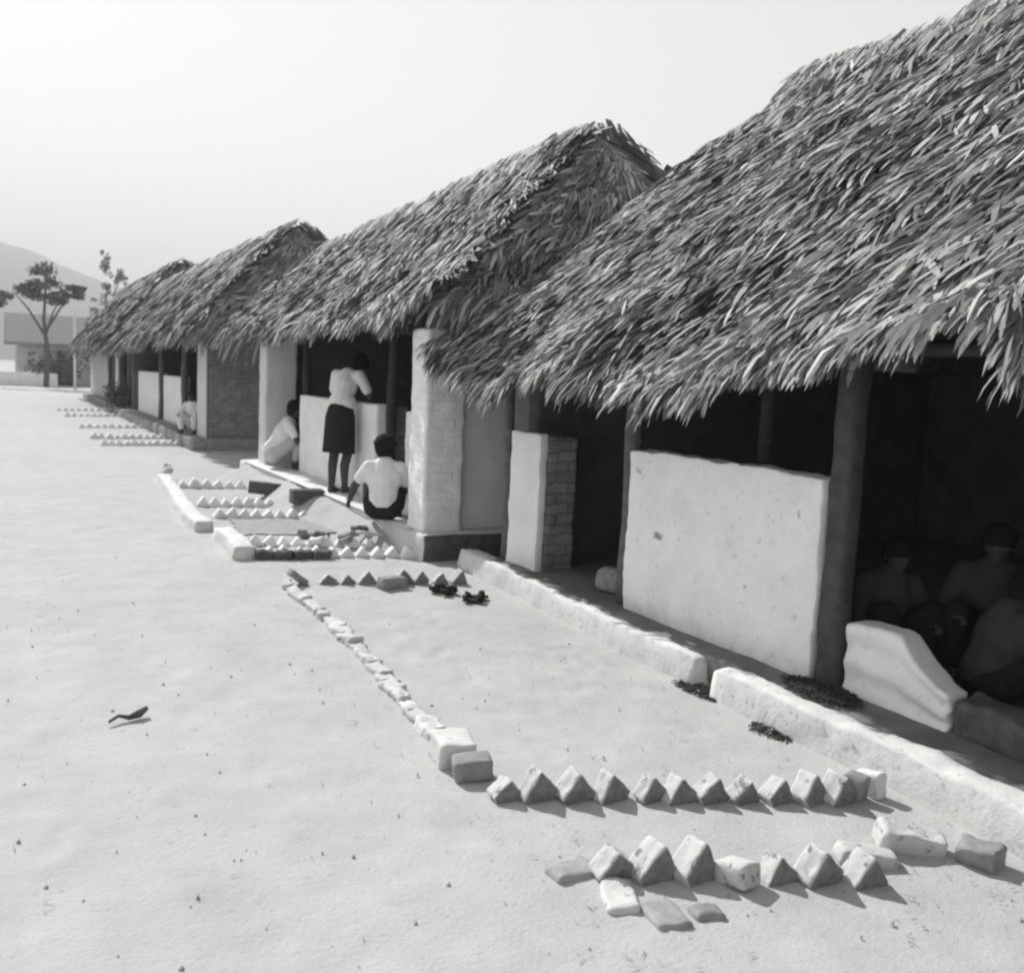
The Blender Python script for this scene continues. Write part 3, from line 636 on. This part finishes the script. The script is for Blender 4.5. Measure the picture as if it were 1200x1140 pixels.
def leafcloud(mb, c, rad, n, s):
    for i in range(n):
        d = rng.normal(size=3); d /= np.linalg.norm(d); p = np.array(c)+d*np.array(rad)*rng.uniform(.25, 1)**.6
        a = rng.normal(size=3); a /= np.linalg.norm(a); b = np.cross(a, d); b /= (np.linalg.norm(b)+1e-6); q = s*rng.uniform(.6, 1.4)
        mb.add([p-a*q, p+b*q*.5, p+a*q, p-b*q*.5], [(0, 1, 2, 3)])
def tree(x, y, h, tr, clouds, label, limbs=(), mat='leaf', n=900, s=.16):
    t = empty('tree', (x, y, 0), label, 'tree', 'trees beyond the houses')
    mb = MB(); mb.tube([(x, y, -.1), (x+.1, y, h*.3), (x-.06, y, h*.6), (x+.08, y, h)], [tr, tr*.8, tr*.6, tr*.25], 9, .2)
    for (dx, dy, z, z0) in limbs: mb.tube([(x, y, z0), (x+dx*.5, y+dy*.5, (z+z0)/2+.2), (x+dx, y+dy, z)], [tr*.5, tr*.35, tr*.12], 7)
    mb.build('trunk', M['bark'], t)
    cr = MB()
    for (dx, dy, z, rx, ry, rz) in clouds:
        for q in range(9):
            ox, oy, oz = np.clip(rng.normal(0, .5, 3), -.75, .75); k = rng.uniform(.25, .55)
            leafcloud(cr, (x+dx+ox*rx, y+dy+oy*ry, z+oz*rz), (rx*k, ry*k, rz*k*.8), max(8, int(n*k/5)), s)
    cr.build('crown', M[mat], t, False)
tree(2.5, 58, 6.2, .15, [(0, 0, 6.0, 1.2, 1.2, .9), (1.1, 0, 5.3, .8, .8, .4), (-1.2, .4, 5.2, 1.1, 1.1, .8), (.5, .3, 4.9, .7, .8, .4), (1.7, 0, 5.45, .45, .5, .22), (-2.2, .2, 4.6, .9, .9, .6)],
     'wide dark spreading tree at the far left of the street', [(1.5, 0, 5.3, 3), (-1.6, .3, 5.2, 2.8), (.7, 0, 4.8, 2.8)], n=700, s=.11)
tree(6.9, 72, 6.8, .14, [(0, 0, 8.3, .55, .5, 1.0), (.3, 0, 6.6, .6, .5, .7), (1.0, 0, 7.4, .5, .5, .6), (-.2, 0, 5.2, .8, .6, .7), (0, 0, 4.2, 1.2, .9, .7)],
     'slender feathery tree standing just left of the farthest roof', [(.9, 0, 7.2, 4.5), (-.5, 0, 5.2, 3)], 'leaf_mid', 420, .09)
tree(-8.5, 64, 6, .25, [(0, 0, 6, 2, 1.8, 1.4), (1.8, 0, 5.2, 1.5, 1.4, 1.0), (-1.9, .4, 5, 1.6, 1.4, 1.2)], 'bushy dark tree outside the left end of white wall', [(1.6, 0, 5, 3)], n=600)
def shrub(x, y, r, h, label, n=600, s=.06, mat='leaf'):
    t = empty('shrub', (x, y, 0), label, 'shrub', 'shrubs along the street end')
    mb = MB()
    for i in range(5): mb.tube([(x, y, -.02), (x+r*.5*math.cos(i*1.3), y+r*.5*math.sin(i*1.3), h*.7)], [.025, .008], 5)
    mb.build('stem', M['bark'], t); c = MB()
    for i in range(5): leafcloud(c, (x+r*.45*math.cos(i*1.3), y+r*.4*math.sin(i*1.3), h*(.45+.12*(i % 3))), (r*.6, r*.6, h*.42), n//5, s)
    c.build('foliage', M[mat], t, False)
shrub(3.30, 30.2, .55, .95, 'low dark bush crouched at the plinth between third and fourth house', 900, .05)
shrub(3.0, 61, 1.6, 2.2, 'dark hedge clump before the small hut', 700, .14)
shrub(5.6, 61, 1.2, 4.2, 'tall shrub beside the small hut, below the feathery tree', 600, .13)
shrub(-5.2, 62.5, 2.0, 2.6, 'broad hedge clump behind the white boundary wall at far left', 900, .15)
pl = MB(); pl.tube([(7.7, 74, 0), (7.7, 74, 7.4)], [.16, .13], 8); tag(pl.build('white_pole', M['white'], None, True, (7.7, 74, 0)), 'white pole standing behind the farthest thatched roof', 'pole')
pl = MB(); pl.tube([(3.75, 55, 0), (3.75, 55, 4.3)], [.07, .06], 8); tag(pl.build('white_pole', M['white_dirty'], None, True, (3.75, 55, 0)), 'thin pale pole in front of the dark hedge clump', 'pole')

# ================================================================== PEOPLE
def capsule(mb, p0, r0, p1, r1, n=12, flat=1.0):
    p0 = np.array(p0, float); p1 = np.array(p1, float); t = p1-p0; L = np.linalg.norm(t)
    t = t/L if L > 1e-6 else V(0, 0, 1)
    a = np.cross(t, [0, 0, 1.]) if abs(t[2]) < .9 else np.cross(t, [0., 1., 0]); a /= np.linalg.norm(a); b = np.cross(t, a)
    rings = [(p0-t*r0*math.cos(q), r0*math.sin(q)) for q in (.35, .8, 1.2)]+[(p0, r0), (p0+(p1-p0)*.5, (r0+r1)/2), (p1, r1)]+[(p1+t*r1*math.cos(q), r1*math.sin(q)) for q in (1.2, .8, .35)]
    vs = [c+(a*math.cos(w)+b*math.sin(w)*flat)*r for (c, r) in rings for w in np.linspace(0, 2*math.pi, n, endpoint=False)]; m = len(rings)
    fs = [(i*n+j, i*n+(j+1) % n, (i+1)*n+(j+1) % n, (i+1)*n+j) for i in range(m-1) for j in range(n)]
    fs += [tuple(reversed(range(n))), tuple((m-1)*n+j for j in range(n))]; mb.add(vs, fs)
def fuse(mb, name, mat, parent, vox, sm=3):
    """union of the limbs into one continuous skin"""
    off = ROOT[parent.name]; o = link(name, mesh_from(name, np.array(mb.v)-off, mb.f), mat)
    m = o.modifiers.new('r', 'REMESH'); m.mode = 'VOXEL'; m.voxel_size = vox; m.use_smooth_shade = True
    s = o.modifiers.new('s', 'SMOOTH'); s.iterations = sm; s.factor = .5
    dg = bpy.context.evaluated_depsgraph_get(); me = bpy.data.meshes.new_from_object(o.evaluated_get(dg)); old = o.data
    o.modifiers.clear(); o.data = me; bpy.data.meshes.remove(old); o.parent = parent; ROOT[o.name] = off
    for p in me.polygons: p.use_smooth = True
    return o
def limb(mb, *pr):
    for (p, r), (q, s) in zip(pr[:-1], pr[1:]): capsule(mb, p, r, q, s)
def head(mb, c, f, k=1.0, up=(0, 0, 1)):
    c = np.array(c); f = np.array(f, float); f /= np.linalg.norm(f); up = np.array(up, float); s = np.cross(f, up); s /= np.linalg.norm(s); u = np.cross(s, f)
    capsule(mb, c+u*.025*k-f*.012*k, .088*k, c+u*.02*k+f*.018*k, .083*k); capsule(mb, c-u*.03*k+f*.025*k, .068*k, c-u*.075*k+f*.045*k, .042*k)
    capsule(mb, c+u*.01*k+f*.095*k, .010*k, c-u*.02*k+f*.112*k, .016*k)                      # nose
    capsule(mb, c-u*.052*k+f*.083*k-s*.018*k, .010*k, c-u*.052*k+f*.083*k+s*.018*k, .010*k)    # lips
    for q in (-1, 1):
        capsule(mb, c+s*q*.088*k+u*.015*k, .014*k, c+s*q*.09*k-u*.025*k, .010*k, flat=1)      # ears
        capsule(mb, c+s*q*.012*k+u*.035*k+f*.083*k, .012*k, c+s*q*.05*k+u*.033*k+f*.072*k, .012*k)   # brow
    return s, u
def hairmesh(name, c, f, k, vox, parent, size=1.0, length=0.0):
    mb = MB(); c = np.array(c); f = np.array(f, float); f /= np.linalg.norm(f); s = np.cross(f, [0, 0, 1.]); s /= np.linalg.norm(s); u = np.cross(s, f)
    capsule(mb, c+u*.045*k-f*.03*k, .097*k*size, c+u*.05*k+f*.012*k, .088*k*size); capsule(mb, c-f*.045*k, .086*k*size, c-u*.04*k-f*.05*k, .066*k*size)
    for q in (-1, 1): capsule(mb, c+s*q*.045*k+u*.02*k-f*.02*k, .066*k*size, c+s*q*.05*k-u*.015*k-f*.035*k, .05*k*size)
    if length: capsule(mb, c-f*.07*k, .07*k, c-f*.08*k-u*length, .05*k)
    rs = random.Random(3)
    for i in range(26):
        d = V(rs.gauss(0, 1), rs.gauss(0, 1), abs(rs.gauss(0, 1))-.2); d /= np.linalg.norm(d); p = c+u*.04*k-f*.025*k+d*.085*k*size
        if (p-c)@f > .05*k: continue
        capsule(mb, p, .02*k*size, p+d*.010*k, .014*k*size, 8)
    return fuse(mb, name, M['hair'], parent, vox, 2)
def hand(mb, w, d, n, k=1.0, curl=.5):
    """w wrist, d pointing direction, n back-of-hand normal: palm, four fingers, thumb"""
    w = np.array(w, float); d = np.array(d, float); d /= np.linalg.norm(d); n = np.array(n, float); n -= d*(n@d); n /= np.linalg.norm(n); s = np.cross(d, n)
    for q in (-1.2, -.4, .4, 1.2): capsule(mb, w+s*q*.012*k, .014*k, w+d*.075*k+s*q*.019*k, .012*k, 8)
    for q, l in ((-1.5, .058), (-.5, .07), (.5, .075), (1.5, .065)):
        b = w+d*.08*k+s*q*.0165*k; m = b+(d*math.cos(curl*.6)-n*math.sin(curl*.6))*l*.5*k; e = m+(d*math.cos(curl*1.6)-n*math.sin(curl*1.6))*l*.5*k
        capsule(mb, b, .0095*k, m, .009*k, 8); capsule(mb, m, .009*k, e, .0075*k, 8)
    b = w+d*.02*k+s*.024*k; m = b+(d*.6+s*.75-n*.25)*.04*k; capsule(mb, b, .012*k, m, .010*k, 8); capsule(mb, m, .010*k, m+(d*.85+s*.3-n*.3)*.03*k, .008*k, 8)
def foot(mb, a, d, k=1.0, z=0):
    a = np.array(a, float); d = np.array(d, float); d /= np.linalg.norm(d); zz = V(0, 0, 1)
    h = V(a[0], a[1], z+.028*k)
    capsule(mb, a, .038*k, h-d*.03*k, .030*k); capsule(mb, h-d*.03*k, .030*k, h+d*.10*k-zz*.004*k, .032*k, flat=.8); capsule(mb, a-zz*.02, .034*k, h+d*.09*k, .026*k); capsule(mb, h+d*.10*k-zz*.006*k, .030*k, h+d*.15*k-zz*.01*k, .022*k, flat=.8)
def frame(f):
    f = np.array([f[0], f[1], 0], float); f /= np.linalg.norm(f); return f, V(f[1], -f[0], 0), V(0, 0, 1)   # forward, own right, up

# --- woman standing at the wall of the second house
def standing_woman():
    z0 = .226; o = V(3.24, 9.68, z0); f, s, u = frame((.86, .52)); k = .97
    P = lambda a, b, c: o+f*a*k+s*b*k+u*c*k
    t = empty('person', o, 'woman in pale blouse and dark skirt standing and leaning on white half wall', 'person')
    mb = MB(); ank = {}
    for q in (-1, 1):
        hip = P(-.01, q*.072, .83); kn = P(.02+.03*q, q*.07, .45); an = P(-.02+.04*q, q*.06, .075)
        limb(mb, (hip, .078), (kn, .053)); limb(mb, (kn, .053), (P(-.02+.02*q, q*.068, .30), .052), (an, .034)); foot(mb, an, f+.15*q*s, .95, z0)
    limb(mb, (P(-.01, 0, .86), .108), (P(.0, 0, 1.0), .098), (P(.06, 0, 1.16), .112), (P(.12, 0, 1.29), .095))
    capsule(mb, P(.11, -.13, 1.29), .05, P(.11, .13, 1.29), .05); limb(mb, (P(.13, 0, 1.30), .05), (P(.22, 0, 1.36), .045))
    for q, el, wr in ((-1, P(.16, -.25, 1.06), P(.33, -.15, .99)), (1, P(.18, .26, 1.07), P(.30, .12, 1.0))):
        limb(mb, (P(.11, q*.165, 1.29), .046), (el, .036), (wr, .026)); hand(mb, wr, f*.9-s*q*.5, u, .9, .6)
    hc = P(.30, 0, 1.40); head(mb, hc, f+V(0, 0, -1.1), .95)
    fuse(mb, 'body', M['skin'], t, .0075)
    bl = MB()                                      # blouse
    limb(bl, (P(-.0, 0, .97), .122), (P(.02, 0, 1.06), .118), (P(.07, 0, 1.18), .130), (P(.115, 0, 1.275), .108)); capsule(bl, P(.11, -.145, 1.29), .062, P(.11, .145, 1.29), .062)
    capsule(bl, P(.02, -.05, 1.0), .11, P(.02, .05, 1.0), .11)
    for q, el in ((-1, P(.16, -.25, 1.06)), (1, P(.18, .26, 1.07))):
        sh = P(.11, q*.165, 1.295); capsule(bl, sh, .064, sh+(el-sh)*.68, .058)
    fuse(bl, 'blouse', M['cloth_white'], t, .009)
    sk = MB(); n = 28; rings = [(.985, .115, .105), (.93, .135, .145), (.82, .155, .172), (.66, .165, .175), (.50, .175, .175), (.44, .178, .178)]; vs = []; fs = []
    for inner in (0, 1):
        for (h, a, b) in rings:
            for i in range(n):
                w = 2*math.pi*i/n; pl_ = 1+.05*math.sin(w*7)*(1-h)*1.3; e = .006*inner
                vs.append(P((a*pl_-e)*math.cos(w)-.005-.03*(1-h), (b*pl_-e)*math.sin(w), h-.02*math.cos(w)*(1-h)))
    m = len(rings)
    for q in (0, 1):
        for i in range(m-1):
            for j in range(n):
                a = q*m*n+i*n+j; b = q*m*n+i*n+(j+1) % n; fs.append((a, b, b+n, a+n) if q else (a, a+n, b+n, b))
    for j in range(n): fs.append(((m-1)*n+j, (2*m-1)*n+j, (2*m-1)*n+(j+1) % n, (m-1)*n+(j+1) % n)); fs.append((j, (j+1) % n, m*n+(j+1) % n, m*n+j))
    sk.add(vs, fs); sk.build('skirt', M['cloth_dark'], t)
    hairmesh('hair', hc, f+V(0, 0, -1.1), .95, .009, t, 1.02, .05)
standing_woman()

def sitter(o, fdir, label, k, shirt, lower, seat=.12, lean=.2, vox=.008, hair=1.05, headturn=0, knee_spread=.18, arms='knees', zfoot=None, lower_name='trousers'):
    """a low sitting or squatting figure; o = point below the hips on the ground"""
    f, s, u = frame(fdir); o = np.array(o, float); P = lambda a, b, c: o+f*a*k+s*b*k+u*c*k
    t = empty('person', o, label, 'person'); mb = MB(); tr = MB(); sh = MB()
    hz = seat+.10
    for q in (-1, 1):
        hip = P(0, q*.085, hz); kz = max(hz+.10, .44) if seat < .3 else hz+.02; kn = P(.36, q*knee_spread, kz); an = P(.30 if seat < .3 else .38, q*(knee_spread-.02), .075)
        limb(mb, (hip, .085), (kn, .054)); limb(mb, (kn, .053), (kn+(an-kn)*.4-f*.015, .052), (an, .034)); foot(mb, an, f+.2*q*s, .95*k, o[2])
        limb(tr, (hip, .108), (kn, .070)); limb(tr, (kn, .068), (kn+(an-kn)*.8, .056))
    tr_top = P(-.02, 0, hz+.02); capsule(tr, P(0, -.06, hz), .12, P(0, .06, hz), .12); capsule(tr, tr_top, .118, P(.01, 0, hz+.08), .105)
    L = lean; sp = [P(0, 0, hz), P(L*.3, 0, hz+.15), P(L*.7, 0, hz+.31), P(L, 0, hz+.43)]
    limb(mb, (sp[0], .12), (sp[1], .105), (sp[2], .118), (sp[3], .095)); capsule(mb, sp[3]-s*.13*k, .05, sp[3]+s*.13*k, .05)
    nk = P(L+.05, 0, hz+.54); limb(mb, (sp[3], .055), (nk, .046))
    limb(sh, (P(-.01, 0, hz+.07), .132), (sp[1], .128), (sp[2], .137), (sp[3], .108)); capsule(sh, sp[3]-s*.145*k, .066, sp[3]+s*.145*k, .066); capsule(sh, sp[2]-s*.06*k, .118, sp[2]+s*.06*k, .118)
    for q in (-1, 1):
        a0 = sp[3]+s*q*.17*k
        if arms == 'knees': el = P(L+.12, q*.27, hz+.20); wr = P(.40, q*(knee_spread+.0), hz+.15+.06)
        elif arms == 'left' and q < 0: el = P(L+.02, -.33, hz+.22); wr = P(L+.20, -.40, hz+.04)
        else: el = P(L+.10, q*.26, hz+.18); wr = P(L+.28, q*.12, hz+.10)
        limb(mb, (a0, .046), (el, .037), (wr, .026)); hand(mb, wr, (wr-el), u+f*.2, .9*k, .7); capsule(sh, a0, .066, a0+(el-a0)*.62, .058)
    hf = f*math.cos(headturn)+s*math.sin(headturn)+V(0, 0, -.25); hc = P(L+.085, 0, hz+.64); head(mb, hc, hf, .97*k)
    fuse(mb, 'body', M['skin'], t, vox); fuse(sh, 'shirt', M[shirt], t, vox*1.15); fuse(tr, lower_name, M[lower], t, vox*1.2); hairmesh('hair', hc, hf, .97*k, vox, t, hair)
    return t
sitter((3.01, 7.78, .205), (.42, .9), 'squatting person in white shirt with thick dark hair, back to the street', .79, 'cloth_white', 'cloth_dark', .07, .10, hair=1.4, arms='left', headturn=.25)
sitter((3.20, 12.25, .226), (.97, -.25), 'crouching person in white shirt and pale shorts beside the white pier', .92, 'cloth_white', 'cloth_pale', .10, .20, .009, knee_spread=.10, lower_name='shorts')
sitter((4.02, 12.05, .216), (-.5, -.85), 'seated person in grey shirt in the gap behind the white shirted one', .92, 'cloth_grey', 'cloth_grey', .36, .12, .010)
sitter((3.42, 19.0, .21), (-.6, -.7), 'small seated person in white at the doorway of third house', .85, 'cloth_white', 'cloth_white', .12, .08, .011)
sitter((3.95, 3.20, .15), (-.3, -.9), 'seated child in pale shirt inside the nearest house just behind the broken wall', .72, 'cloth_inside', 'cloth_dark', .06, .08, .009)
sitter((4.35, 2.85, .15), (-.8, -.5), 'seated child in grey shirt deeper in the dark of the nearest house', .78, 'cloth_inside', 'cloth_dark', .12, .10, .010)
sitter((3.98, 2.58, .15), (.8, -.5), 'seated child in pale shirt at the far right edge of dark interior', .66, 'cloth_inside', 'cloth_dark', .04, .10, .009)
bn = empty('bench', (4.05, 12.1, .215), 'low bench under the person in grey shirt behind white pier', 'bench')
MB().rbox((3.8, 11.96, .50), (4.3, 12.24, .54), .1, .01, .003).build('seat', M['wood'], bn)
for a in (-1, 1): MB().rbox((4.05+a*.2-.03, 11.99, .216), (4.05+a*.2+.03, 12.21, .498), .2, .006, .001).build('leg', M['wood'], bn)

# ================================================================== SKY, SUN, AIR, CAMERA
SUN_EL, SUN_AZ = 39., 9.            # azimuth measured from the street direction (+Y) towards the street side (-X)
w = bpy.data.worlds.new('World'); SC.world = w; w.use_nodes = True; nt = w.node_tree
sky = nt.nodes.new('ShaderNodeTexSky'); sky.sky_type = 'NISHITA'; sky.sun_disc = False
sky.sun_elevation = R(SUN_EL); sky.sun_rotation = R(-SUN_AZ); sky.air_density = 3.0; sky.dust_density = .5; sky.ozone_density = 1.0
bw = nt.nodes.new('ShaderNodeRGBToBW'); nt.links.new(sky.outputs[0], bw.inputs[0]); 
pw = N(nt, 'ShaderNodeMath', operation='POWER'); pw.inputs[1].default_value = .72; nt.links.new(bw.outputs[0], pw.inputs[0])      # thin high haze evens the sky out
ml = N(nt, 'ShaderNodeMath', operation='MULTIPLY'); ml.inputs[1].default_value = 1.6; nt.links.new(pw.outputs[0], ml.inputs[0]); nt.links.new(ml.outputs[0], nt.nodes['Background'].inputs[0])
nt.nodes['Background'].inputs[1].default_value = .10
sl = bpy.data.lights.new('sun', 'SUN'); sl.energy = 4.6; sl.angle = R(.55); sl.color = (1, .99, .975); so = bpy.data.objects.new('sun', sl); COL.objects.link(so)
d = V(-math.sin(R(SUN_AZ))*math.cos(R(SUN_EL)), math.cos(R(SUN_AZ))*math.cos(R(SUN_EL)), math.sin(R(SUN_EL)))
so.rotation_euler = Vector(d.tolist()).to_track_quat('Z', 'Y').to_euler(); so.location = (0, 0, 30)

HAZE = True
if HAZE:
    hb = MB().box((-2700, -40, -8), (2700, 2700, 170)).build('haze', None, None, False)
    hm = bpy.data.materials.new('haze'); hm.use_nodes = True; n_ = hm.node_tree; n_.nodes.remove(n_.nodes['Principled BSDF'])
    vol = n_.nodes.new('ShaderNodeVolumePrincipled'); vol.inputs['Density'].default_value = .0012; vol.inputs['Color'].default_value = (.97, .97, .97, 1); vol.inputs['Anisotropy'].default_value = 0
    n_.links.new(vol.outputs[0], n_.nodes['Material Output'].inputs['Volume']); hb.data.materials.clear(); hb.data.materials.append(hm); hb['kind'] = 'stuff'

yaw, pitch, roll = R(29.0), R(-6.4), R(2.58)
fw = Vector((math.sin(yaw)*math.cos(pitch), math.cos(yaw)*math.cos(pitch), math.sin(pitch))); rt = Vector((math.cos(yaw), -math.sin(yaw), 0)); up = rt.cross(fw)
r2 = rt*math.cos(roll)+up*math.sin(roll); u2 = up*math.cos(roll)-rt*math.sin(roll)
cam = bpy.data.cameras.new('camera'); cam.sensor_width = 36; cam.lens = 36*1100/1200; cam.clip_start = .05; cam.clip_end = 9000
co = bpy.data.objects.new('camera', cam); COL.objects.link(co)
mt_ = Matrix((r2, u2, -fw)).transposed().to_4x4(); mt_.translation = (0, 0, 1.5); co.matrix_world = mt_; SC.camera = co
SC.view_settings.view_transform = 'Standard'; SC.view_settings.look = 'None'; SC.view_settings.gamma = 1; SC.view_settings.exposure = .62
cam.dof.use_dof = True; cam.dof.focus_distance = 4.6; cam.dof.aperture_fstop = 3.6
SC.cycles.filter_width = 2.4
SC.cycles.max_bounces = 8; SC.cycles.diffuse_bounces = 4
